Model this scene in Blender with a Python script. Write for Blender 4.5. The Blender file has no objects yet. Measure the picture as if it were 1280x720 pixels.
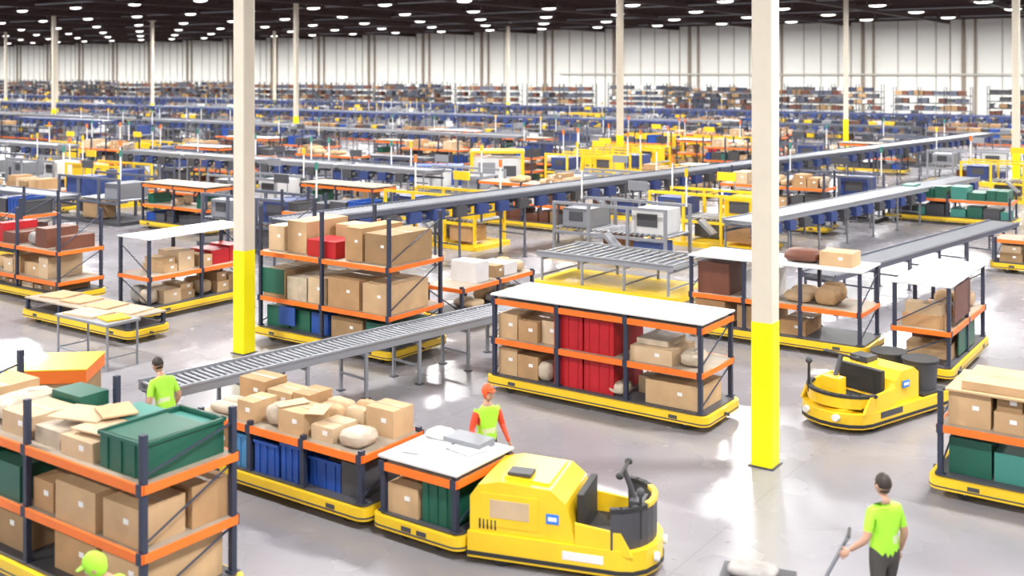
import bpy, math, random
from mathutils import Vector, Matrix
R = random.Random(7)
AU = math.radians(-35.0)      # building axis u (rows)
AV = math.radians(55.0)       # building axis v
U = Vector((math.cos(AU), math.sin(AU), 0)); V = Vector((math.cos(AV), math.sin(AV), 0))
scene = bpy.context.scene
col = scene.collection
try:
    scene.view_settings.view_transform = 'Standard'
except Exception as e:
    print(e)

# ------------------------------------------------------------ materials
def mat(name, rgb, rough=0.5, metal=0.0, var=0.0, vscale=3.0, bump=0.0, emit=None, coat=0.0):
    m = bpy.data.materials.new(name); m.use_nodes = True
    nt = m.node_tree; b = nt.nodes['Principled BSDF']
    b.inputs['Base Color'].default_value = (*rgb, 1)
    b.inputs['Roughness'].default_value = rough
    b.inputs['Metallic'].default_value = metal
    if coat: b.inputs['Coat Weight'].default_value = coat
    if var > 0 or bump > 0:
        tc = nt.nodes.new('ShaderNodeTexCoord'); n = nt.nodes.new('ShaderNodeTexNoise')
        n.inputs['Scale'].default_value = vscale; n.inputs['Detail'].default_value = 4
        nt.links.new(tc.outputs['Object'], n.inputs['Vector'])
        if var > 0:
            r = nt.nodes.new('ShaderNodeValToRGB')
            r.color_ramp.elements[0].position = .3; r.color_ramp.elements[1].position = .7
            r.color_ramp.elements[0].color = (*[c*(1-var) for c in rgb], 1)
            r.color_ramp.elements[1].color = (*[min(1, c*(1+var)) for c in rgb], 1)
            nt.links.new(n.outputs['Fac'], r.inputs['Fac']); nt.links.new(r.outputs['Color'], b.inputs['Base Color'])
        if bump > 0:
            bp = nt.nodes.new('ShaderNodeBump'); bp.inputs['Strength'].default_value = bump
            bp.inputs['Distance'].default_value = .02
            nt.links.new(n.outputs['Fac'], bp.inputs['Height']); nt.links.new(bp.outputs['Normal'], b.inputs['Normal'])
    if emit:
        b.inputs['Emission Color'].default_value = (*rgb, 1); b.inputs['Emission Strength'].default_value = emit
    return m
YEL = mat('safety_yellow', (.84, .55, .015), .35, var=.07, vscale=2, coat=.3)
YELC = mat('column_yellow', (.90, .80, .0), .4)
CREAM = mat('column_cream', (.64, .58, .48), .6, var=.03)
NAVY = mat('rack_navy', (.028, .035, .065), .45)
ORG = mat('beam_orange', (.80, .17, .02), .4, var=.06)
DECK = mat('shelf_deck', (.34, .28, .22), .6, var=.1)
WHT = mat('white_panel', (.62, .62, .63), .4, var=.08, vscale=2)
CB = [mat('cardboard_%d' % i, c, .8, var=.12, vscale=2.5) for i, c in enumerate([(.42,.25,.12), (.50,.33,.18), (.32,.20,.10), (.56,.41,.26)])]
TAPE = mat('packing_tape', (.43, .31, .19), .3)
LAB = mat('paper_label', (.75, .75, .75), .5)
BLUE = mat('tote_blue', (.015, .07, .34), .4, var=.08)
LBLUE = mat('tote_light_blue', (.06, .22, .45), .4)
GREEN = mat('tote_green', (.012, .10, .065), .4, var=.1)
TEAL = mat('tote_teal', (.045, .22, .18), .4)
RED = mat('red_case', (.42, .008, .015), .45, var=.1)
BROWN = mat('brown_case', (.14, .05, .03), .5, var=.1)
BAG = mat('poly_bag', (.48, .40, .31), .5, var=.15, vscale=6, bump=.6)
BAGG = mat('grey_bag', (.31, .29, .28), .5, var=.2, vscale=6, bump=.6)
RUB = mat('rubber_black', (.025, .025, .027), .6)
DGR = mat('dark_grey', (.06, .06, .07), .5)
STEEL = mat('roller_steel', (.30, .31, .34), .45, metal=.5)
ALU = mat('rail_grey', (.25, .26, .29), .5, metal=.2)
DRAIL = mat('rail_dark', (.10, .11, .15), .5, metal=.2)
RBLU = mat('conveyor_blue', (.03, .055, .19), .4)
SKIN = mat('skin', (.50, .29, .20), .5); SKIN2 = mat('skin_dark', (.22, .11, .07), .5)
HAIR = mat('hair_dark', (.03, .02, .015), .6); HAIRR = mat('orange_cap', (.80, .10, .02), .6)
LIME = mat('hivis_lime', (.36, .75, .04), .6, var=.06); RVEST = mat('hivis_red', (.70, .06, .02), .6)
REFL = mat('reflective_tape', (.60, .68, .40), .3); JEAN = mat('denim', (.05, .07, .13), .8, var=.15, vscale=20)
KHAKI = mat('dark_trousers', (.06, .055, .05), .8); SHOE = mat('work_boot', (.03, .025, .02), .6)
TEALS = mat('teal_shirt', (.05, .40, .45), .7); GREYS = mat('grey_shirt', (.30, .30, .31), .7)
LIP = mat('lips', (.42, .16, .13), .5); EYE = mat('eye', (.02, .02, .02), .2)
STICK = mat('blue_sticker', (.03, .2, .7), .4)
WOOD = mat('pallet_wood', (.40, .27, .15), .8, var=.15)
LENS = mat('lamp_lens', (1, .98, .94), .4, emit=3.0)
try: LENS.cycles.emission_sampling = 'NONE'
except Exception as e: print(e)

# ------------------------------------------------------------ mesh builder
class MB:
    def __init__(s): s.v=[]; s.f=[]; s.m=[]; s.sm=[]; s.mats=[]; s.M=Matrix.Identity(4)
    def mi(s, m):
        if m not in s.mats: s.mats.append(m)
        return s.mats.index(m)
    def add(s, vs, fs, m, smooth=False):
        o=len(s.v); s.v += [tuple(s.M @ Vector(p)) for p in vs]
        ml = m if isinstance(m, list) else [m]*len(fs)
        for f, mm in zip(fs, ml):
            s.f.append([i+o for i in f]); s.m.append(s.mi(mm)); s.sm.append(smooth)
    def box(s, c, d, m, rot=0, taper=1.0):
        x,y,z=c; a,b,h=d[0]/2,d[1]/2,d[2]/2; cs,sn=math.cos(rot),math.sin(rot); vs=[]
        for dz in (-1,1):
            t = taper if dz<0 else 1
            for dx,dy in ((-1,-1),(1,-1),(1,1),(-1,1)):
                px,py=dx*a*t,dy*b*t; vs.append((x+px*cs-py*sn, y+px*sn+py*cs, z+dz*h))
        s.add(vs, [(0,3,2,1),(4,5,6,7),(0,1,5,4),(1,2,6,5),(2,3,7,6),(3,0,4,7)], m)
    def tube(s, p1, p2, r1, m, n=8, r2=None, smooth=True):
        r2 = r1 if r2 is None else r2
        p1=Vector(p1); p2=Vector(p2); d=(p2-p1).normalized()
        a=d.orthogonal().normalized(); b=d.cross(a)
        vs=[tuple(p1+(a*math.cos(2*math.pi*i/n)+b*math.sin(2*math.pi*i/n))*r1) for i in range(n)]
        vs+=[tuple(p2+(a*math.cos(2*math.pi*i/n)+b*math.sin(2*math.pi*i/n))*r2) for i in range(n)]
        s.add(vs, [(i,(i+1)%n,n+(i+1)%n,n+i) for i in range(n)], m, smooth)
        s.add(vs, [tuple(range(n-1,-1,-1)), tuple(range(n,2*n))], m)
    def prism(s, poly, z0, z1, m):
        n=len(poly); vs=[(x,y,z0) for x,y in poly]+[(x,y,z1) for x,y in poly]
        s.add(vs, [tuple(range(n-1,-1,-1)), tuple(range(n,2*n))]+[(i,(i+1)%n,n+(i+1)%n,n+i) for i in range(n)], m)
    def side(s, prof, y0, y1, m):   # profile in x,z extruded in y
        n=len(prof); vs=[(x,y0,z) for x,z in prof]+[(x,y1,z) for x,z in prof]
        s.add(vs, [tuple(range(n)), tuple(range(2*n-1,n-1,-1))]+[((i+1)%n,i,n+i,n+(i+1)%n) for i in range(n)], m)
    def blob(s, c, r, m, n=12, k=8, noise=0, fn=None):
        vs=[]; rr=random.Random(int(c[0]*977+c[1]*131))
        for j in range(k+1):
            th=math.pi*j/k
            for i in range(n):
                ph=2*math.pi*i/n; q=1+rr.uniform(-noise,noise)
                d=Vector((math.sin(th)*math.cos(ph),math.sin(th)*math.sin(ph),math.cos(th)))
                if fn: d=fn(d)
                vs.append((c[0]+d.x*r[0]*q, c[1]+d.y*r[1]*q, c[2]+d.z*r[2]*q))
        fs=[(j*n+i,(j+1)*n+i,(j+1)*n+(i+1)%n,j*n+(i+1)%n) for j in range(k) for i in range(n)]
        s.add(vs, fs, m, True)
    def mesh(s, name):
        me=bpy.data.meshes.new(name); me.from_pydata(s.v,[],s.f)
        for m in s.mats: me.materials.append(m)
        me.polygons.foreach_set('material_index', s.m); me.polygons.foreach_set('use_smooth', s.sm)
        me.update(); return me
    def build(s, name, loc=(0,0,0), rot=0, bevel=0):
        return inst(s.mesh(name), name, loc, rot, bevel)
def inst(me, name, loc, rot=0, bevel=0):
    o=bpy.data.objects.new(name, me); o.location=(loc[0],loc[1],loc[2] if len(loc)>2 else 0); o.rotation_euler=(0,0,rot); col.objects.link(o)
    if bevel:
        b=o.modifiers.new('bevel','BEVEL'); b.width=bevel; b.segments=2; b.limit_method='ANGLE'
    return o
def rrect(L, W, r, n=5):
    pts=[]
    for cx,cy,a0 in ((L/2-r,W/2-r,0),(-L/2+r,W/2-r,90),(-L/2+r,-W/2+r,180),(L/2-r,-W/2+r,270)):
        for i in range(n+1):
            a=math.radians(a0+90*i/n); pts.append((cx+r*math.cos(a),cy+r*math.sin(a)))
    return pts

# ------------------------------------------------------------ goods
def carton(mb,x,y,z,sx,sy,sz,m=None,rot=0,tape=True):
    m=m or R.choice(CB)
    mb.box((x,y,z+sz/2),(sx,sy,sz),m,rot)
    if tape and m in CB:
        mb.box((x,y,z+sz+.002),(sx*.99,.06,.004),TAPE,rot)
        if rot==0: mb.box((x+sx*.15,y-sy/2-.002,z+sz*.6),(.09,.004,.06),LAB)
def tote(mb,x,y,z,sx,sy,sz,m,goods=True):
    t=.02
    mb.box((x,y,z+.01),(sx*.94,sy*.94,.02),m)
    for sg in (-1,1):
        mb.box((x,y+sg*(sy/2-.025),z+sz/2),(sx*.96,t,sz),m); mb.box((x+sg*(sx/2-.025),y,z+sz/2),(t,sy*.96,sz),m)
        mb.box((x,y+sg*(sy/2-.015),z+sz-.02),(sx,.05,.04),m); mb.box((x+sg*(sx/2-.015),y,z+sz-.02),(.05,sy,.04),m)
        for k in (-.3,0,.3): mb.box((x+k*sx,y+sg*(sy/2-.008),z+sz/2-.02),(.03,.02,sz*.85),m)
    if goods: mb.box((x,y,z+sz*.35),(sx*.86,sy*.86,sz*.6),R.choice([CB[2],BAGG,m,DGR]))
def pillow(d):
    f=lambda t,p: math.copysign(abs(t)**p,t)
    return Vector((f(d.x,.55),f(d.y,.55),f(d.z,.8)))
def bag(mb,x,y,z,sx,sy,sz,m=None):
    mb.blob((x,y,z+sz/2),(sx*.46,sy*.46,sz/2),m or R.choice([BAG,BAGG,CB[3],CB[1]]),16,8,.05,pillow)
def fill(mb,x0,x1,y0,y1,z,h,kinds='ccbt',full=.85):
    x=x0+.03
    while x<x1-.2:
        w=min(R.uniform(.32,.75),x1-x-.03)
        if w<.18: break
        if R.random()<full:
            k=R.choice(kinds); hh=h*R.uniform(.5,.92); d=(y1-y0)*R.uniform(.75,.95); yc=(y0+y1)/2
            if k=='c':
                if R.random()<.5 and hh>.35:
                    carton(mb,x+w/2,yc,z,w*.94,d,hh*.55); carton(mb,x+w/2,yc,z+hh*.55,w*.8,d*.9,hh*.45)
                else: carton(mb,x+w/2,yc,z,w*.94,d,hh)
            elif k=='b':
                bag(mb,x+w/2,yc-d*.22,z,w,d*.5,hh*.7); bag(mb,x+w/2,yc+d*.24,z,w,d*.5,hh*.8)
            elif k=='t': tote(mb,x+w/2,yc,z,w*.95,d,min(hh,.5),R.choice([BLUE,GREEN,TEAL,DGR]))
            elif k=='r': carton(mb,x+w/2,yc,z,w*.95,d,hh,RED)
            elif k=='n': carton(mb,x+w/2,yc,z,w*.95,d,hh,BROWN)
            elif k=='w': carton(mb,x+w/2,yc,z,w*.95,d,hh,WHT)
            elif k=='d': carton(mb,x+w/2,yc,z,w*.95,d,hh,DGR)
            elif k=='y': carton(mb,x+w/2,yc,z,w*.95,d,hh,YEL)
            elif k=='g': carton(mb,x+w/2,yc,z,w*.95,d,hh,R.choice([GREEN,TEAL]))
        x+=w+.01

# ------------------------------------------------------------ storage cart frame
def wheel(mb,x,y,r=.1,w=.06):
    mb.tube((x,y-w/2,r),(x,y+w/2,r),r,RUB,14)
    mb.tube((x,y-w*.55,r),(x,y+w*.55,r),r*.45,STEEL,10)
def cart_frame(mb,L,W,levels,ptop,bays=2,top=None,rear=True):
    z0=.13
    mb.prism(rrect(L+.24,W+.14,.16),z0,z0+.16,YEL)
    mb.prism(rrect(L+.10,W+.02,.12),z0+.16,z0+.19,DGR)
    mb.prism(rrect(L+.25,W+.15,.16),z0+.03,z0+.05,DGR)
    for sx in (-1,1):
        mb.tube((sx*(L/2+.1),0,.2),(sx*(L/2+.2),0,.2),.03,DGR,8)
        for sy in (-1,1):
            wheel(mb,sx*(L/2-.35),sy*(W/2-.12),.11)
            mb.box((sx*(L/2-.35),sy*(W/2-.12),.19),(.16,.1,.06),DGR)
            mb.box((sx*(L/2-.5),sy*(W/2+.072),z0+.09),(.16,.005,.06),DGR)
    zb=z0+.19
    for i in range(bays+1):
        x=-L/2+.04+i*(L-.08)/bays
        for sy in (-1,1):
            mb.box((x,sy*(W/2-.04),(ptop+zb)/2),(.07,.07,ptop-zb),NAVY)
            mb.box((x,sy*(W/2-.04),zb+.01),(.12,.12,.02),NAVY)
        if i in (0,bays):
            zz=zb
            for lv in list(levels)+[ptop-.06]:
                if lv-zz>.3: mb.tube((x,-W/2+.05,zz+.08),(x,W/2-.05,lv-.12),.014,NAVY,6)
                zz=lv
    for z in levels:
        for sy in (-1,1):
            mb.box((0,sy*(W/2-.0),z-.05),(L,.035,.1),ORG)
            for i in range(bays+1):
                x=-L/2+.04+i*(L-.08)/bays; mb.box((x,sy*(W/2+.019),z-.05),(.09,.008,.13),NAVY)
        for sx in (-1,1): mb.box((sx*(L/2-.0),0,z-.05),(.035,W-.03,.09),ORG)
        mb.box((0,0,z-.012),(L-.04,W-.04,.022),DECK)
    if top: mb.box((0,0,ptop+.015),(L+.04,W+.04,.03),top)
    return zb

def cart(L=4.2,W=1.3,levels=(1.0,1.76),ptop=1.8,bays=3,top=None,kinds=('ccb','ccb',''),full=.85):
    mb=MB(); zb=cart_frame(mb,L,W,levels,ptop,bays,top)
    zs=[zb]+list(levels)
    for k,z in enumerate(zs):
        h=(zs[k+1]-z-.15) if k+1<len(zs) else .55
        kk=kinds[k] if k<len(kinds) else ''
        if not kk: continue
        for i in range(bays):
            x0=-L/2+.08+i*(L-.08)/bays
            fill(mb,x0,x0+(L-.08)/bays-.09,-W/2+.08,W/2-.08,z+.001,h,kk,full)
    return mb

# ---- centre red cart : explicit goods
mb=MB(); L,W=4.3,1.3
zb=cart_frame(mb,L,W,(1.0,1.74),1.80,3,WHT)
for x,w,h,m in ((-1.85,.42,.5,CB[1]),(-1.4,.45,.42,CB[0]),): carton(mb,x,-.1,zb,w,.9,h,m)
bag(mb,-1.05,-.4,zb,.3,.4,.35,BAG); carton(mb,-1.85,-.05,1.0,.42,1,.45,CB[1]); carton(mb,-1.4,-.05,1.0,.42,1,.38,CB[0]); carton(mb,-.98,0,1.0,.34,.9,.42,CB[3])
for x in (-.52,.12): 
    carton(mb,x,0,zb,.6,1.1,.56,RED); carton(mb,x,0,1.0,.6,1.1,.6,RED)
    for k in (-.2,0,.2):
        mb.box((x+k,-.555,zb+.28),(.02,.012,.5),RED); mb.box((x+k,-.555,1.3),(.02,.012,.54),RED)
bag(mb,.45,-.35,zb,.4,.45,.22,BAG)
carton(mb,1.55,-.1,zb,1.0,.9,.4,CB[1]); carton(mb,.85,.2,zb,.35,.6,.3,CB[3])
carton(mb,1.15,-.1,1.0,.8,.9,.26,CB[3]); bag(mb,1.8,-.2,1.0,.4,.6,.25,BAG); carton(mb,1.1,-.05,1.27,.6,.7,.1,BAG)
mb.build('storage_cart',(-.38+.5*L*U.x+.5*W*V.x,20.35+.5*L*U.y+.5*W*V.y,0),AU,.008)

# ---- bottom-left near cart
mb=MB(); L,W=4.4,1.27
zb=cart_frame(mb,L,W,(.96,1.68),2.2,2,None)
def X(s): return L/2-s     # distance from the near right end
carton(mb,X(.45),-.28,.96,.62,.6,.42,CB[1]); carton(mb,X(.40),.33,.96,.6,.5,.46,CB[0]); carton(mb,X(1.25),-.2,.96,.75,.8,.44,CB[1])
carton(mb,X(1.95),-.1,.96,.4,.9,.34,CB[0]); carton(mb,X(2.7),-.2,.96,.7,.8,.42,GREEN); carton(mb,X(3.5),-.1,.96,.7,.9,.46,GREEN); carton(mb,X(4.1),-.1,.96,.3,.9,.4,CB[0])
tote(mb,X(.50),0,1.68,.80,1.1,.40,GREEN,False); carton(mb,X(.50),0,1.70,.70,1.0,.33,TEAL,tape=False); mb.box((X(.5),-.1,2.05),(.66,.8,.03),GREEN)
for x,y,w,d,h,m in ((1.3,-.25,.6,.6,.22,CB[3]),(1.35,.3,.65,.5,.3,TEAL),(1.95,0,.5,1.0,.2,BAG),(2.6,-.2,.6,.6,.26,CB[3]),(2.6,.35,.6,.4,.34,GREEN)):
    carton(mb,X(x),y,1.68,w,d,h,m)
bag(mb,X(3.2),0,1.68,.6,.9,.3,BAG); carton(mb,X(3.8),-.1,1.68,.6,.9,.34,CB[1])
mb.box((X(1.8),-.1,1.98),(.7,.5,.02),CB[3],.3); mb.box((X(1.5),.1,2.02),(.5,.4,.02),CB[1],-.4); mb.box((X(1.2),-.2,1.96),(.7,.5,.02),CB[3],.1)
carton(mb,X(.5),0,zb,.8,1.0,.5,CB[1]); carton(mb,X(1.4),0,zb,.8,1.0,.45,CB[0]); carton(mb,X(2.8),0,zb,.8,1.0,.5,CB[2]); tote(mb,X(3.8),0,zb,.8,1.0,.4,GREEN)
c=Vector((-3.85,11.25,0))-U*(L/2)+V*(W/2)
mb.build('storage_cart',c,AU,.008)

# ---- train carts behind the tugger
O=Vector((-1.8,14.03,0))
mb=MB(); L,W=3.3,1.25
zb=cart_frame(mb,L,W,(.96,),1.02,3,None)
tote(mb,-.2,-.2,zb,.5,.8,.46,BLUE); tote(mb,.3,-.2,zb,.42,.8,.52,BLUE); tote(mb,-.75,-.2,zb,.45,.8,.48,LBLUE); tote(mb,.85,0,zb,.6,1,.4,BLUE); carton(mb,1.35,0,zb,.36,1,.45,DGR)
carton(mb,-1.3,0,zb,.5,1,.5,CB[0])
fill(mb,-1.6,-.5,-.6,0,.96,.4,'ccb'); fill(mb,-1.6,1.6,.05,.6,.96,.5,'ccb')
carton(mb,.25,-.3,.96,.5,.5,.32,CB[1]); carton(mb,.8,-.25,.96,.4,.5,.2,CB[3]); bag(mb,-.2,-.3,.96,.4,.4,.3,BAG); bag(mb,1.3,-.3,.96,.5,.5,.22,BAG)
for a in (-.4,.5): mb.box((.25+a*.6,-.3,1.3),(.25,.45,.012),CB[3],a)
mb.build('storage_cart',O+U*(-.05-L/2-.16)+V*(W/2),AU,.008)
mb=MB(); L,W=1.25,1.2
zb=cart_frame(mb,L,W,(.96,),1.02,1,WHT)
tote(mb,.27,-.1,zb,.5,.9,.55,GREEN); carton(mb,-.28,-.1,zb,.5,.9,.38,CB[1])
for x,y,w,d,r in ((-.25,-.1,.5,.5,.2),(.22,.2,.4,.4,-.2),(.1,-.3,.5,.3,.1)): mb.box((x,y,1.06+abs(x)*.06),(w,d,.03),LAB,r)
bag(mb,-.35,.3,1.05,.4,.35,.14,WHT); carton(mb,.1,.35,1.05,.6,.35,.10,ALU)
mb.build('storage_cart',O+U*.72+V*(W/2+.02),AU,.008)

# ---- tugger vehicle
def tugger(load=False):
    mb=MB(); L,W=2.3,1.12
    front=[]
    for i in range(9):
        a=math.radians(-90+180*i/8); front.append((L/2-.42+.42*math.cos(a),(W/2)*math.sin(a)*1.0))
    poly=[(-L/2,-W/2),]+[(L/2-.42,-W/2)]+front[1:-1]+[(L/2-.42,W/2),(-L/2,W/2)]
    mb.prism(poly,.09,.40 if not load else .34,YEL)
    mb.prism([(x*1.012,y*1.015) for x,y in poly],.12,.17,RUB)
    if not load:
        mb.side([(-1.13,.4),(-1.13,.82),(-1.02,.97),(-.75,1.03),(-.1,1.0),(.08,.86),(.2,.4)],-.52,.52,YEL)
        mb.side([(-.72,1.03),(-.72,1.06),(-.15,1.03),(-.15,.98)],-.40,.40,YEL)
        mb.box((-.55,-.25,1.08),(.3,.22,.04),DGR)
        for sy in (-1,1):
            mb.box((-.62,sy*.523,.68),(.72,.012,.40),YEL); mb.box((-.62,sy*.531,.70),(.5,.006,.22),DGR if sy>0 else CB[3])
            for k in range(5): mb.box((-1.0+k*.05,sy*.526,.5),(.02,.01,.12),RUB)
    else:
        mb.side([(-.42,.34),(-.42,.80),(-.3,.90),(.0,.88),(.12,.74),(.28,.34)],-.50,.50,YEL)
        for sy in (-.27,.27):
            mb.tube((-.80,sy,.34),(-.80,sy,.86),.22,DGR,16,.25); mb.tube((-.80,sy,.86),(-.80,sy,.90),.27,RUB,16)
        mb.box((-.8,0,.36),(.62,1.04,.05),RUB); mb.box((-.1,-.2,.93),(.25,.3,.1),DGR)
    for sy in (-1,1):
        mb.box((-.08,sy*.523,.66),(.16,.01,.12),STICK); mb.box((-.08,sy*.530,.66),(.11,.006,.05),LAB)
        mb.box((0.3,sy*.562,.27),(.5,.008,.1),LAB if not load else DGR)
        mb.side([(.2,.34),(.2,.66),(.75,.60),(.9,.34)],sy*.53-.02,sy*.53+.02,YEL)
        for wx in (-.75,.55): 
            mb.tube((wx,sy*.40,.16),(wx,sy*.50,.16),.16,RUB,16); mb.tube((wx,sy*.39,.16),(wx,sy*.51,.16),.07,STEEL,10)
    mb.box((.45,0,.405),(.78,.98,.03),RUB)
    mb.box((.22,0,.68),(.08,.72,.42 if load else .5),RUB)
    n=12; vi=[]
    for i in range(n+1):
        a=math.radians(-80+160*i/n); vi.append((.55+.50*math.cos(a),.54*math.sin(a)))
    gh=.18 if load else .44
    for i in range(n):
        (x1,y1),(x2,y2)=vi[i],vi[i+1]; cx,cy=(x1+x2)/2,(y1+y2)/2; ln=math.hypot(x2-x1,y2-y1); rt=math.atan2(y2-y1,x2-x1)
        mb.box((cx,cy,.40+gh/2),(ln+.02,.05,gh),YEL if load else DGR,rt); mb.box((cx,cy,.42+gh),(ln+.03,.07,.05),RUB if (load or not 3<i<9) else YEL,rt)
    mb.box((.86,0,.62),(.18,.3,.45),YEL if load else DGR); mb.tube((.82,0,.8),(.68,0,1.16),.035,DGR,8)
    mb.tube((.68,-.24,1.17),(.68,.24,1.17),.022,RUB,8); mb.blob((.68,.26,1.17),(.05,.04,.04),RUB); mb.blob((.68,-.26,1.17),(.05,.04,.04),RUB)
    mb.tube((.95,-.35,.5),(.95,-.35,1.0),.02,RUB,8); mb.blob((.95,-.35,1.04),(.05,.05,.06),DGR)
    for sy in (-1,1): mb.tube((1.1,sy*.25,.27),(1.155,sy*.25,.27),.055,LAB,12)
    mb.tube((-1.12,0,.25),(-1.2,0,.25),.035,DGR,8)
    return mb.mesh('tow_tractor')
t1=inst(tugger(),'tow_tractor',(.72,13.36,0),math.radians(-18),.015)
t2=inst(tugger(True),'tow_tractor',(6.3,18.95,0),math.radians(216),.015); t2.scale=(1.22,1.2,1.0)

# ---- right side carts
mb=cart(3.1,1.1,(1.0,),1.85,2,WHT,('ccn','bbc'),.9)
mb.box((.5,.535,1.45),(1.3,.02,.7),BROWN)
mb.box((-.0,.50,.62),(1.4,.03,.5),GREEN)
mb.build('storage_cart',(8.85,22.3,0),AV+math.pi,.008)
mb=cart(4.2,1.3,(1.02,),1.5,2,None,('ggc','cc'),.95)
mb.box((-.2,0,1.52),(3.6,1.2,.03),CB[1]); carton(mb,-1.0,0,1.535,1.6,1.0,.12,CB[1])
mb.build('storage_cart',(8.1,14.6,0),AU,.008)
mb=MB(); zb=cart_frame(mb,3.9,1.3,(1.0,),1.82,3,WHT)
carton(mb,-1.45,-.1,zb,.7,1,.55,CB[0]); carton(mb,-1.4,-.05,1.0,.75,1,.7,BROWN); carton(mb,-.4,0,1.0,.6,1,.6,WHT); carton(mb,-.45,0,zb,.8,1,.5,CB[1])
fill(mb,.1,1.85,-.55,.55,zb,.6,'cb'); fill(mb,.1,1.85,-.55,.55,1.0,.6,'bbc')
bag(mb,.5,0,1.85,.9,.7,.28,BROWN); carton(mb,1.3,0,1.85,.7,.6,.3,CB[1])
mb.build('storage_cart',(6.0,24.0,0),AU,.008)

# ---- left / middle carts
mb=MB(); zb=cart_frame(mb,3.9,1.75,(1.0,2.0),3.0,2,None)
for x,w,h,m in ((-1.5,.7,.6,CB[2]),(-.8,.6,.5,BAG),(-.2,.5,.55,CB[3]),(.6,.9,.62,CB[0]),(1.5,.7,.6,CB[1])):
    carton(mb,x,-.15,1.0,w,1.3,h,m)
    carton(mb,x,-.1,zb,w,1.2,.45,R.choice([BLUE,GREEN,CB[0],CB[2]]))
for x,w,h,m in ((-1.6,.5,.55,CB[3]),(-.95,.6,.7,CB[1]),(.75,.5,.7,CB[0]),(1.45,.75,.62,CB[2])): carton(mb,x,0,2.0,w,1.3,h,m)
carton(mb,-.1,-.4,2.0,.85,.7,.36,RED); carton(mb,-.1,.4,2.0,.8,.6,.6,CB[1])
mb.box((-1.55,-.8,1.35),(.7,.03,.55),GREEN); mb.box((-1.1,-.8,.62),(.5,.03,.4),BLUE)
mb.build('storage_cart',(-3.6,23.85,0),AU,.008)
cart(3.9,1.3,(.62,1.4),2.4,2,None,('c','ccb','nnrb'),.9).build('storage_cart',(-12.8,29.2,0),AU)
cart(3.2,1.2,(1.05,),1.95,2,WHT,('bcc','ccr'),.95).build('storage_cart',(-8.3,27.6,0),AV)
mb=MB(); zb=cart_frame(mb,4.0,1.0,(),.55,3,DECK); 
for x in (-1.4,-.5,.5,1.4): mb.box((x,R.uniform(-.1,.1),.60),(.7,.7,.04),R.choice([CB[3],YEL,CB[1]]),R.uniform(-.3,.3))
mb.build('flatbed_cart',(-9.8,25.3,0),AU)
mb=MB()
for sx in (-1,1):
    for sy in (-1,1): mb.tube((sx*.85,sy*.35,0),(sx*.85,sy*.35,.9),.025,ALU,8)
    mb.tube((sx*.85,-.35,.25),(sx*.85,.35,.25),.018,ALU,8)
mb.box((0,0,.92),(1.8,.8,.05),STEEL); mb.box((-.3,0,.965),(.9,.6,.04),CB[3],.1); mb.box((.5,.05,.965),(.5,.5,.03),YEL,-.2)
mb.tube((-.85,-.35,.25),(.85,-.35,.25),.018,ALU,8)
mb.build('work_table',(-8.6,22.4,0),AU)
cart(3.0,1.1,(.95,),1.0,2,None,('bc','cwb'),.8).build('storage_cart',(-.75,26.6,0),AV)
# pallet of goods
mb=MB()
for k in (-.5,0,.5): mb.box((0,k,.05),(1.2,.1,.1),WOOD)
for k in range(7): mb.box((-.54+k*.18,0,.112),(.13,1.15,.024),WOOD)
carton(mb,-.3,0,.125,.56,1.05,.55,CB[1]); carton(mb,.3,0,.125,.56,1.05,.52,CB[0]); carton(mb,0,0,.68,1.1,1.0,.5,CB[2]); mb.box((0,0,1.28),(1.2,1.06,.2),ORG); mb.box((0,0,1.39),(1.22,1.08,.02),YEL)
mb.build('loaded_pallet',(-7.25,17.2,0),.1,.01)

# ------------------------------------------------------------ conveyors
def conveyor_mesh(L,W,z,legs=2.6,pitch=.16,motors=False,rail=ALU,base=False):
    mb=MB()
    n=int(L/pitch)
    for i in range(n):
        x=-L/2+(i+.5)*L/n; mb.tube((x,-W/2+.03,z-.03),(x,W/2-.03,z-.03),.028,STEEL,6)
    for sy in (-1,1):
        mb.box((0,sy*W/2,z-.06),(L,.045,.17),rail); mb.box((0,sy*(W/2+.03),z+.0),(L,.02,.03),STEEL)
    mb.box((0,0,z-.14),(L,W*.8,.02),DGR)
    k=max(2,int(L/legs)+1)
    for i in range(k):
        x=-L/2+.15+i*(L-.3)/(k-1)
        for sy in (-1,1):
            mb.box((x,sy*(W/2-.02),(z-.14)/2),(.06,.05,z-.14),rail); mb.box((x,sy*(W/2-.02),.01),(.14,.12,.02),DGR)
        mb.box((x,0,z*.35),(.04,W-.05,.04),rail); mb.box((x,0,z-.2),(.05,W-.05,.06),rail)
    if motors:
        x=-L/2+.5; q=0
        mb.box((0,W/2-.1,z-.36),(L,.06,.08),DRAIL); mb.box((0,-W/2+.1,z-.5),(L,.05,.05),DRAIL)
        while x<L/2-.5:
            mb.box((x,-W/2+.05,z-.34),(.42,.24,.32),RBLU if q%3 else DGR); mb.tube((x+.24,-W/2+.05,z-.34),(x+.42,-W/2+.05,z-.34),.08,DGR,8)
            mb.box((x,-W/2+.05,z-.58),(.05,.05,.35),DRAIL)
            if q%4==1: mb.box((x+.4,W/2-.1,z-.55),(.24,.2,.3),BLUE)
            x+=.95; q+=1
    if base: mb.prism(rrect(L+.2,W+.2,.15),.02,.2,YEL)
    return mb
def conv(p1,p2,W,z,**k):
    p1=Vector(p1); p2=Vector(p2); d=p2-p1
    return conveyor_mesh(d.length,W,z,**k).build('roller_conveyor',((p1.x+p2.x)/2,(p1.y+p2.y)/2,0),math.atan2(d.y,d.x))
conv((-5.75,17.2),(.75,23.9),.8,1.0,legs=1.3,pitch=.12)
conv((-6.1,28.6),(30.2,69.0),1.1,2.1,legs=3.0,motors=True,rail=DRAIL)
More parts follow.
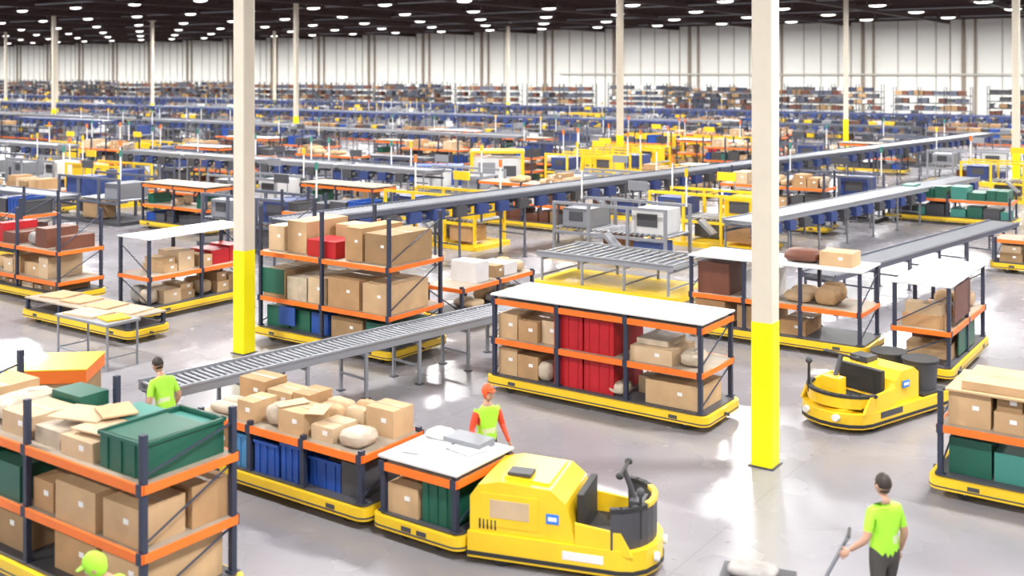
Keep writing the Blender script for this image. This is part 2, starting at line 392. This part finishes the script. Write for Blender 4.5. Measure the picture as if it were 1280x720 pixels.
conv((7.6,26.8),(16.5,36.2),.9,1.0,legs=2,rail=DRAIL)
conv((7.0,33.5),(20,47.5),1.1,1.4,legs=2,motors=True,rail=ALU)
conveyor_mesh(4.2,2.0,1.0,legs=1.4,base=True,pitch=.25).build('roller_conveyor',(3.0,29.8,0),AU)
CONVS=[((-6.1,28.7),(30.2,69.2)),((7.6,26.8),(16.5,36.2)),((7.0,33.5),(20,47.5)),((1,29.8),(5,29.8))]

# ------------------------------------------------------------ columns
def column(x,y,w=.34):
    mb=MB(); 
    mb.prism(rrect(w,w,.03,2),0,2.2,YELC); mb.prism(rrect(w-.01,w-.01,.03,2),2.2,12.3,CREAM)
    mb.box((0,0,.01),(w+.06,w+.06,.02),DGR)
    mb.box((0,0,12.2),(w+.3,w+.3,.2),CREAM)
    mb.build('support_column',(x,y,0),AU)
COLS=[(-5.73,23.1),(3.87,16.5),(6.48,64.8),(-18.6,93),(26.9,87),(25.2,54),(-.5,135),(-47.1,111),(-43.5,130.6),(-62,147),(-33,150),(-75,160)]
for x,y in COLS: column(x,y)

# ------------------------------------------------------------ fill the hall
VAR=[]
for L,lv,pt,b,top,kd in ((4.2,(1.0,1.74),1.8,3,WHT,('ccb','ccr','')),(3.8,(.9,),1.7,2,None,('dcd','cbb')),(4.2,(.95,1.7),2.3,3,None,('bdc','dtc','cbc')),
    (3.6,(1.0,),1.05,2,None,('nbc','ccg')),(4.0,(.8,1.5),2.2,2,None,('gdg','ncc','td')),(3.4,(),.9,2,WHT,('cc',)),(4.2,(1.0,1.74),1.8,2,None,('ndc','bnw','ccb')),(3.8,(.95,1.7),1.75,2,DECK,('dtd','tcb',''))):
    VAR.append(cart(L,1.25,lv,pt,b,top,kd,.85).mesh('storage_cart'))
def machine(kind):
    mb=MB(); L=4.4; W=2.0; F=[YEL,ALU,DRAIL][kind]
    mb.prism(rrect(L,W,.1),.0,.14,YEL if kind<2 else DGR)
    for x in (-2.0,-.7,.7,2.0):
        for sy in (-1,1): mb.box((x,sy*.85,.95),(.09,.09,1.7),F)
    for z in (.85,1.78):
        for sy in (-1,1): mb.box((0,sy*.85,z),(4.1,.07,.09),F)
    n=22
    for i in range(n): mb.tube((-2+4*i/(n-1),-.75,.95),(-2+4*i/(n-1),.75,.95),.04,STEEL,6)
    mb.box((-1.3,0,1.3),(1.0,1.3,.6),ALU if kind else RBLU); mb.box((-1.3,-.66,1.35),(.5,.02,.3),DGR)
    mb.box((1.2,.1,1.35),(1.1,1.2,.75),[YEL,WHT,RBLU][kind]); mb.box((1.2,-.52,1.4),(.7,.03,.4),DGR)
    mb.side([(.0,.95),(.1,1.0),(.6,.55),(.5,.5)],-1.3,-.9,STEEL)
    mb.box((-.2,.5,.5),(1.1,.7,.6),[DGR,BROWN,CB[2]][kind]); mb.box((1.3,-.3,.5),(.9,.9,.5),[CB[0],RBLU,DGR][kind])
    for x in (-1.9,1.95): 
        mb.tube((x,.7,1.75),(x,.7,2.7),.03,LAB,6); mb.tube((x,.7,2.7),(x,.7,2.95),.06,[ORG,YEL,TEAL][kind],8)
    mb.box((.2,.75,2.3),(.7,.06,.3),[YEL,ALU,DGR][kind]); mb.tube((-.1,.75,1.8),(-.1,.75,2.2),.02,ALU,6); mb.tube((.5,.75,1.8),(.5,.75,2.2),.02,ALU,6)
    return mb.mesh('sorting_machine')
MACH=[machine(0),machine(1),machine(2)]
def shelf_row(L,h,nl,cols,dark):
    mb=MB(); D=1.1; n=int(L/2.4)
    for i in range(n+1):
        x=-L/2+i*L/n
        for sy in (-1,1): mb.box((x,sy*D/2,h/2),(.08,.08,h),dark)
    for j in range(nl):
        z=.15+j*(h-.3)/nl
        mb.box((0,0,z),(L,D,.04),ALU)
        for sy in (-1,1): mb.box((0,sy*D/2,z),(L,.03,.1),R.choice([dark,ALU,ORG if h<3 else dark]))
        x=-L/2+.1
        while x<L/2-.6:
            w=R.uniform(.4,1.1)
            if R.random()<.8: mb.box((x+w/2,R.uniform(-.05,.05),z+.02+(h-.3)/nl*.35),(w*.9,D*.85,(h-.3)/nl*R.uniform(.45,.7)),R.choice(cols))
            x+=w
    return mb.mesh('shelving_row')
cA=[BLUE,RBLU,DGR,CB[0],CB[2],ALU,YEL,ALU,BROWN,DGR,DRAIL,WHT]
cB=[CB[0],DGR,CB[2],DGR,BROWN,ALU,YEL,NAVY,DRAIL,WHT]
ROWS=[shelf_row(11.5,1.9,3,cA,NAVY),shelf_row(11.5,2.1,3,cB,NAVY),shelf_row(11.5,1.7,3,cA+[WHT],ALU)]
TALL=[shelf_row(11.5,4.6,6,[DGR,BROWN,CB[2],NAVY,WHT,DGR],DGR),shelf_row(8,4.4,5,[DGR,DRAIL,CB[2],BROWN],DGR)]
CV=[conveyor_mesh(11.8,.9,1.6,legs=2.4,motors=True,pitch=.3,rail=DRAIL).mesh('roller_conveyor'),conveyor_mesh(11.8,1.2,2.3,legs=2.4,motors=True,pitch=.3,rail=RBLU).mesh('roller_conveyor'),conveyor_mesh(11.8,1.4,2.0,legs=2,motors=True,pitch=.3,rail=ALU).mesh('roller_conveyor')]
CVS=[conveyor_mesh(4.7,1.0,1.5,legs=1.5,motors=True,pitch=.2,rail=DRAIL).mesh('roller_conveyor'),conveyor_mesh(4.7,1.2,2.1,legs=1.5,motors=True,pitch=.2,rail=ALU).mesh('roller_conveyor')]
def segd(p,a,b):
    a=Vector(a);b=Vector(b);p=Vector(p);d=b-a;t=max(0,min(1,(p-a).dot(d)/d.length_squared)); return (p-(a+d*t)).length
def clear_col(p,halfL,ang):
    d=Vector((math.cos(ang),math.sin(ang)))
    for c in COLS:
        q=Vector(c)-Vector(p); al=q.dot(d); pe=abs(q.x*-d.y+q.y*d.x)
        if abs(al)<halfL+.5 and pe<1.4: return False
    return True
MANUAL=[('m',1,3.5,34.6),('m',0,7.0,37.7),('c',2,10.1,41.3),('m',2,13.1,44.7),('c',4,-5.5,34.3),('m',0,-2.4,38.1),('c',6,.7,41.7),('c',3,16.3,31.9),('m',1,4.0,45.4),('m',2,-8.6,37.0)]
for k,i,x,y in MANUAL:
    if k=='m': inst(MACH[i],'sorting_machine',(x,y,0),AU)
    else: inst(VAR[i],'storage_cart',(x,y,0),AU)
SPECIAL=[(-.7,52,3),(-3.8,54.5,2.6),(17.5,43.3,3.3),(-12.8,29.2,3.4)]+[(x,y,3.4) for _,_,x,y in MANUAL]
b=16.0
rowi=0
while b<74:
    a=-60+R.uniform(0,2)
    crow = rowi%3==2
    while a<30:
        P=U*a+V*b
        ok=32.5<P.y<78 and abs(P.x)<.5*P.y+3
        if ok and P.y<36 and abs(P.x)<8: ok=False
        if ok:
            for s in CONVS:
                if segd((P.x,P.y),*s)<(3.1 if s is not CONVS[0] else 3.0): ok=False
            for s in SPECIAL:
                if math.hypot(P.x-s[0],P.y-s[1])<s[2]+1.2: ok=False
            if not clear_col((P.x,P.y),2.4,AU): ok=False
            if ok:
                r=R.random(); left=P.x<2 and P.y>38
                if left and crow and r<.93: inst(CVS[rowi%2],'roller_conveyor',(P.x,P.y,0),AU)
                elif P.y>40 and r<.34: inst(MACH[R.choice([0,1,2,2] if P.x<-5 else [0,0,1,2])],'sorting_machine',(P.x,P.y,0),AU+(math.pi if R.random()<.5 else 0))
                elif r<.92: inst(R.choice(VAR),'storage_cart',(P.x,P.y,0),AU+(math.pi if R.random()<.5 else 0))
        a+=5.0
    b+=3.5; rowi+=1
b=42.0; rowi=0
while b<128:
    a=-225
    while a<20:
        P=U*a+V*b
        if P.y>84.5 and abs(P.x)<.5*P.y+10 and clear_col((P.x,P.y),6,AU) and segd((P.x,P.y),*CONVS[0])>8:
            if b>114: me=R.choice(TALL); nm='shelving_row'; pr=.7
            elif rowi%2==0: me=CV[(rowi//2)%3]; nm='roller_conveyor'; pr=.97
            elif R.random()<.25:
                inst(R.choice(MACH),'sorting_machine',(P.x-2.4,P.y+1.68,0),AU); inst(MACH[1+R.randrange(2)],'sorting_machine',(P.x+2.4,P.y-1.68,0),AU); pr=0
            else: me=R.choice(ROWS); nm='shelving_row'; pr=.9
            if R.random()<pr: inst(me,nm,(P.x,P.y,0),AU)
        a+=12.2
    b+=4.0; rowi+=1
cart(4.6,1.4,(1.0,),1.2,2,None,('gdg','ggg'),1).build('storage_cart',(17.5,43.0,0),AU)
# cabinet and big blue container
mb=MB(); mb.box((0,0,1.0),(2.4,1.6,1.8),WHT)
for sx in (-1,1):
    for sy in (-1,1): mb.box((sx*1.2,sy*.8,1.1),(.16,.16,2.2),YEL)
mb.box((0,0,2.2),(2.6,1.8,.12),YEL); mb.box((0,0,.08),(2.6,1.8,.16),YEL); mb.box((-.5,-.81,1.1),(.8,.02,1.2),ALU); mb.box((.6,-.81,1.3),(.6,.02,.5),DGR)
mb.build('control_cabinet',(-.7,52,0),0)
mb=MB(); mb.box((0,0,.75),(2.6,1.3,1.0),BLUE); mb.box((0,0,1.28),(2.7,1.4,.08),BLUE); mb.box((0,0,.13),(2.6,1.3,.26),YEL)
for k in range(-5,6): mb.box((k*.23,-.66,.75),(.05,.03,.95),RBLU)
mb.build('tote_container',(-3.8,54.5,0),0)

# ------------------------------------------------------------ shell
def plane_mat_floor():
    m=bpy.data.materials.new('polished_concrete'); m.use_nodes=True; nt=m.node_tree; bs=nt.nodes['Principled BSDF']
    tc=nt.nodes.new('ShaderNodeTexCoord')
    n1=nt.nodes.new('ShaderNodeTexNoise'); n1.inputs['Scale'].default_value=.3; n1.inputs['Detail'].default_value=6; n1.inputs['Roughness'].default_value=.55
    r=nt.nodes.new('ShaderNodeValToRGB'); r.color_ramp.elements[0].position=.30; r.color_ramp.elements[1].position=.70
    r.color_ramp.elements[0].color=(.205,.197,.22,1); r.color_ramp.elements[1].color=(.29,.28,.305,1)
    n2=nt.nodes.new('ShaderNodeTexNoise'); n2.inputs['Scale'].default_value=.9; n2.inputs['Detail'].default_value=2
    mr=nt.nodes.new('ShaderNodeMapRange'); mr.inputs[3].default_value=.22; mr.inputs[4].default_value=.32
    nt.links.new(tc.outputs['Object'],n1.inputs['Vector']); nt.links.new(tc.outputs['Object'],n2.inputs['Vector'])
    nt.links.new(n1.outputs['Fac'],r.inputs['Fac']); nt.links.new(n2.outputs['Fac'],mr.inputs[0]); nt.links.new(mr.outputs[0],bs.inputs['Roughness'])
    br=nt.nodes.new('ShaderNodeTexBrick'); br.offset=0; br.inputs['Scale'].default_value=1; br.inputs['Brick Width'].default_value=5.85; br.inputs['Row Height'].default_value=5.85; br.inputs['Mortar Size'].default_value=.01
    br.inputs['Color1'].default_value=(1,1,1,1); br.inputs['Color2'].default_value=(1,1,1,1); br.inputs['Mortar'].default_value=(.75,.75,.75,1)
    nt.links.new(tc.outputs['Object'],br.inputs['Vector'])
    mx=nt.nodes.new('ShaderNodeMix'); mx.data_type='RGBA'; mx.blend_type='MULTIPLY'; mx.inputs[0].default_value=1
    nt.links.new(r.outputs['Color'],mx.inputs[6]); nt.links.new(br.outputs['Color'],mx.inputs[7]); nt.links.new(mx.outputs[2],bs.inputs['Base Color'])
    bs.inputs['Specular IOR Level'].default_value=.5
    return m
FL=plane_mat_floor()
mb=MB(); mb.box((-90,60,-.1),(420,180,.2),FL); mb.build('floor',(0,0,0),AU)
WALL=mat('wall_white',(.88,.88,.84),.7,var=.03,vscale=.15)
PIPE=mat('downpipe_brown',(.30,.24,.19),.6); SEAM=mat('panel_seam',(.52,.50,.46),.7); CEIL=mat('roof_deck',(.065,.028,.026),.8,var=.2,vscale=.3)
BEAM=mat('roof_steel',(.04,.016,.017),.6)
mb=MB(); mb.box((-100,134.2,6.3),(440,.6,12.8),WALL); mb.build('wall_back',(0,0,0),AU)
mb=MB(); a=-310
while a<110:
    mb.box((a,133.75,6.1),(.35,.3,12.2),PIPE); mb.box((a+1.3,133.75,6.1),(.22,.25,12.2),PIPE)
    mb.box((a+4.2,133.84,6.1),(.12,.1,12.2),SEAM); mb.box((a+6.4,133.84,6.1),(.1,.1,12.2),SEAM); mb.box((a+8.6,133.84,6.1),(.16,.1,12.2),SEAM); mb.box((a+10.2,133.84,6.1),(.08,.1,12.2),PIPE)
    a+=11.7
mb.build('trim_1',(0,0,0),AU)
mb=MB(); mb.box((-30,133.6,5.7),(110,.2,.22),SEAM); mb.build('trim_2',(0,0,0),AU)
mb=MB(); mb.box((-90,60,12.8),(420,150,.2),CEIL); mb.build('ceiling',(0,0,0),AU)
mb=MB(); b=-8
while b<133: mb.box((-100,b,12.35),(420,.12,.5),BEAM); b+=2.6
a=-300
while a<110: mb.box((a,62,12.15),(.35,144,.9),BEAM); a+=11.7
b=20
while b<130: mb.tube((-300,b,11.95),(100,b,11.95),.07,ALU,6); b+=17
mb.build('roof_trusses',(0,0,0),AU)

# ------------------------------------------------------------ lamps
mb=MB(); mb.box((0,0,.10),(2.2,.7,.12),BEAM); mb.tube((-.9,0,.15),(-.9,0,.7),.02,ALU,6); mb.tube((.9,0,.15),(.9,0,.7),.02,ALU,6)
mb.blob((0,0,.02),(.75,.32,.15),LENS,12,6)
LM=mb.mesh('high_bay_lamp')
def lampdata(e):
    LD=bpy.data.lights.new('lamp_light','AREA'); LD.shape='RECTANGLE'; LD.size=2.6; LD.size_y=.9; LD.energy=e; LD.color=(1,.985,.955); return LD
LD=lampdata(2150); LW=lampdata(3600)
nl=0
b=-6; j=0
while b<131:
    a=-240; i=0
    while a<70:
        P=U*a+V*b
        if P.y>-12 and abs(P.x)<.55*max(P.y,0)+26 and (i%2==0 or P.y>80):
            o=inst(LM,'high_bay_lamp',(P.x,P.y,11.7),AU)
            if i%2==0:
                l=bpy.data.objects.new('lamp_light',LW if b>112 else LD); col.objects.link(l); l.parent=o; l.location=(0,0,-.2); nl+=1
        a+=8.5; i+=1
    b+=12.5; j+=1
print('LAMPS',nl)
w=bpy.data.worlds.new('world'); scene.world=w; w.use_nodes=True
w.node_tree.nodes['Background'].inputs[0].default_value=(.95,.95,1,1); w.node_tree.nodes['Background'].inputs[1].default_value=.65

# ------------------------------------------------------------ people
def person(name,loc,face,bend=0,shirt=LIME,skin=SKIN,trous=JEAN,hair=HAIR,cap=None,vest=None,larm=None,rarm=None,stride=0.0,height=1.75,short=True):
    """local: faces +y, right hand +x. arms given as (elbow, wrist) in unbent body space"""
    k=height/1.78
    larm=larm or ((-.25,-.02,1.14),(-.27,.08,.90)); rarm=rarm or ((.25,-.02,1.14),(.27,.08,.90))
    BM=Matrix.Translation((0,0,.95))@Matrix.Rotation(-bend,4,'X')@Matrix.Translation((0,0,-.95))
    up=lambda p: BM@Vector(p)
    J={'pel':(Vector((0,0,.97)),(.155,.115)),'sp':(up((0,0,1.14)),(.14,.10)),'ch':(up((0,0,1.33)),(.165,.115)),'nb':(up((0,0,1.47)),(.075,.07)),'hd':(up((0,.01,1.58)),(.055,.055))}
    B=[('pel','sp','torso'),('sp','ch','torso'),('ch','nb','torso'),('nb','hd','neck')]
    for s,sx,arm in (('L',-1,larm),('R',1,rarm)):
        J[s+'sh']=(up((sx*.17,0,1.41)),(.068,.065)); J[s+'el']=(up(arm[0]),(.045,.045)); J[s+'wr']=(up(arm[1]),(.028,.028))
        B+= [('ch',s+'sh','torso'),(s+'sh',s+'el','uarm'),(s+'el',s+'wr','farm')]
        st=stride*sx
        J[s+'hp']=(Vector((sx*.095,0,.88)),(.095,.10)); J[s+'kn']=(Vector((sx*.10,st*.5+.02,.50)),(.062,.065)); J[s+'an']=(Vector((sx*.105,st,.09)),(.045,.05)); J[s+'to']=(Vector((sx*.115,st+.17,.045)),(.045,.035))
        B+= [('pel',s+'hp','leg'),(s+'hp',s+'kn','leg'),(s+'kn',s+'an','leg'),(s+'an',s+'to','foot')]
    names=list(J); me=bpy.data.meshes.new('t'); me.from_pydata([J[n][0] for n in names],[(names.index(a),names.index(c)) for a,c,_ in B],[])
    ob=bpy.data.objects.new('t',me); col.objects.link(ob)
    ob.modifiers.new('s','SKIN'); sv=me.skin_vertices[0].data
    for i,n in enumerate(names): sv[i].radius=J[n][1]; sv[i].use_root=(n=='pel')
    ss=ob.modifiers.new('ss','SUBSURF'); ss.levels=2; ss.render_levels=2
    dg=bpy.context.evaluated_depsgraph_get(); ev=bpy.data.meshes.new_from_object(ob.evaluated_get(dg))
    bpy.data.objects.remove(ob)
    def near(p):
        best=None
        for a,c,t in B:
            A=J[a][0];C=J[c][0];d=C-A; q=max(0,min(1,(p-A).dot(d)/d.length_squared)); dist=(p-(A+d*q)).length-.5*(J[a][1][0]*(1-q)+J[c][1][0]*q)
            if best is None or dist<best[0]: best=(dist,t,q)
        return best
    mb=MB(); inv=BM.inverted(); ml=[]
    for p in ev.polygons:
        c=p.center; _,t,q=near(c); lc=inv@c
        if t=='torso':
            m=vest or shirt
            if (vest or shirt in (LIME,)) and abs(lc.z-1.14)<.022: m=REFL
            if lc.z<.93: m=trous
        elif t=='uarm': m=shirt if (not short or q<.7) else skin
        elif t=='farm': m=skin if short else shirt
        elif t=='neck': m=skin
        elif t=='leg': m=trous
        else: m=SHOE
        ml.append(m)
    mb.add([v.co.copy() for v in ev.vertices],[tuple(p.vertices) for p in ev.polygons],ml,True)
    mb.M=BM@Matrix.Translation((0,.025,1.665))
    def hf(d):
        x,y,z=d; 
        if z<-.2: x*=1-.28*min(1,(-z-.2)/.8); y*=1-(.12 if y<0 else .0)
        if y>.85 and abs(x)<.35 and abs(z)<.3: y*=1.02
        return Vector((x,y,z))
    mb.blob((0,0,0),(.076,.095,.118),skin,20,16,0,hf)
    mb.add([(-.012,.088,.02),(.012,.088,.02),(.018,.09,-.03),(-.018,.09,-.03),(0,.118,-.025)],[(0,1,4),(1,2,4),(2,3,4),(3,0,4)],skin,True)
    for sx in (-1,1):
        mb.blob((sx*.03,.083,.012),(.013,.009,.008),LAB,8,6); mb.blob((sx*.03,.091,.012),(.006,.004,.006),EYE,6,5)
        mb.box((sx*.03,.088,.034),(.03,.008,.006),hair)
        mb.blob((sx*.077,-.005,-.005),(.012,.022,.032),skin,8,6)
    mb.blob((0,.084,-.058),(.025,.008,.008),LIP,8,5)
    def hr(d):
        x,y,z=d
        if z<-.15 or (y>.35 and z<.45): return Vector((x*.9,y*.9,z*.9))
        return d
    mb.blob((0,-.006,.012),(.084,.102,.122) if not cap else (.092,.11,.13),cap or hair,18,12,0,hr)
    if cap:
        mb.prism([(.07*math.cos(math.radians(t)),.07+.085*math.sin(math.radians(t))) for t in range(0,181,20)],.055,.065,cap)
    for s,sx,arm in (('L',-1,larm),('R',1,rarm)):
        e=J[s+'el'][0]; wv=J[s+'wr'][0]; d=(wv-e).normalized()
        ref=Vector((sx,0,0)); n=(ref-d*ref.dot(d)).normalized(); t=d.cross(n)*sx
        if t.y<0: t=-t
        Mx=Matrix.Identity(4)
        for i in range(3): Mx[i][0]=t[i]; Mx[i][1]=n[i]; Mx[i][2]=d[i]; Mx[i][3]=(wv+d*.01)[i]
        mb.M=Mx
        mb.blob((0,0,.045),(.042,.017,.055),skin,12,8)
        for q,ln in ((-.031,.058),(-.011,.072),(.011,.078),(.031,.070)):
            p0=(q,0,.08); p1=(q*1.05,-.008,.08+ln*.5); p2=(q*1.05,-.032,.08+ln*.9)
            mb.tube(p0,p1,.0095,skin,6,.009); mb.tube(p1,p2,.009,skin,6,.007); mb.blob(p2,(.0075,.0075,.0075),skin,6,4)
        mb.tube((.03,0,.02),(.06,-.012,.055),.012,skin,6,.010); mb.tube((.06,-.012,.055),(.066,-.026,.085),.010,skin,6,.008)
    mb.M=Matrix.Identity(4)
    zmin=min(v[2] for v in mb.v)
    mb.v=[(v[0]*k,v[1]*k,(v[2]-zmin)*k) for v in mb.v]
    return mb.build(name,loc,face)
reach_r=((.27,.10,1.18),(.22,.36,1.12)); reach_l=((-.27,.10,1.18),(-.22,.36,1.12))
low_r=((.26,.02,1.15),(.24,.26,.98)); low_l=((-.26,.02,1.15),(-.24,.26,.98))
person('warehouse_worker',(-.36,15.0,0),math.radians(-150),bend=.05,shirt=RVEST,vest=LIME,cap=HAIRR,trous=KHAKI,skin=SKIN,larm=low_l,rarm=low_r,height=1.68,short=False)
person('warehouse_worker',(3.93,11.4,0),math.radians(20),shirt=LIME,skin=SKIN,hair=HAIR,trous=KHAKI,larm=((-.27,-.05,1.15),(-.36,.12,.98)),stride=.12,height=1.76)
person('warehouse_worker',(-3.35,9.75,0),math.radians(95),bend=.55,shirt=LIME,trous=JEAN,cap=LIME,larm=low_l,rarm=low_r,height=1.80)
person('warehouse_worker',(-5.15,16.15,0),math.radians(50),bend=.35,shirt=LIME,trous=JEAN,larm=low_l,rarm=low_r,stride=.08)
person('warehouse_worker',(-18.4,48.0,0),math.radians(200),shirt=TEALS,trous=KHAKI)

# hand pallet truck
mb=MB()
for sy in (-1,1):
    mb.box((.35,sy*.19,.13),(1.1,.16,.06),DGR); mb.tube((.8,sy*.19-.05,.05),(.8,sy*.19+.05,.05),.05,RUB,10)
mb.box((-.25,0,.22),(.14,.54,.28),DGR); mb.tube((-.36,-.1,.09),(-.36,.1,.09),.09,RUB,14); mb.tube((-.36,0,.15),(-.36,0,.5),.05,DGR,10)
mb.tube((-.36,0,.48),(-.62,0,1.02),.022,ALU,8); mb.tube((-.62,-.13,1.03),(-.62,.13,1.03),.018,RUB,8)
for sy in (-1,1): mb.tube((-.56,0,.9),(-.62,sy*.13,1.03),.014,ALU,6)
carton(mb,.35,0,.16,.8,.5,.26,DGR); bag(mb,.4,0,.42,.6,.4,.12,BAGG)
mb.build('hand_pallet_truck',(3.05,11.85,0),math.radians(160))

# ------------------------------------------------------------ camera
cd=bpy.data.cameras.new('camera'); cd.sensor_width=36; cd.lens=1350/1280*36; cd.shift_y=-270/1280; cd.clip_end=1000
cd.dof.use_dof=True; cd.dof.focus_distance=21; cd.dof.aperture_fstop=.8
co=bpy.data.objects.new('camera',cd); col.objects.link(co); co.location=(0,0,6); co.rotation_euler=(math.pi/2,0,0)
scene.camera=co
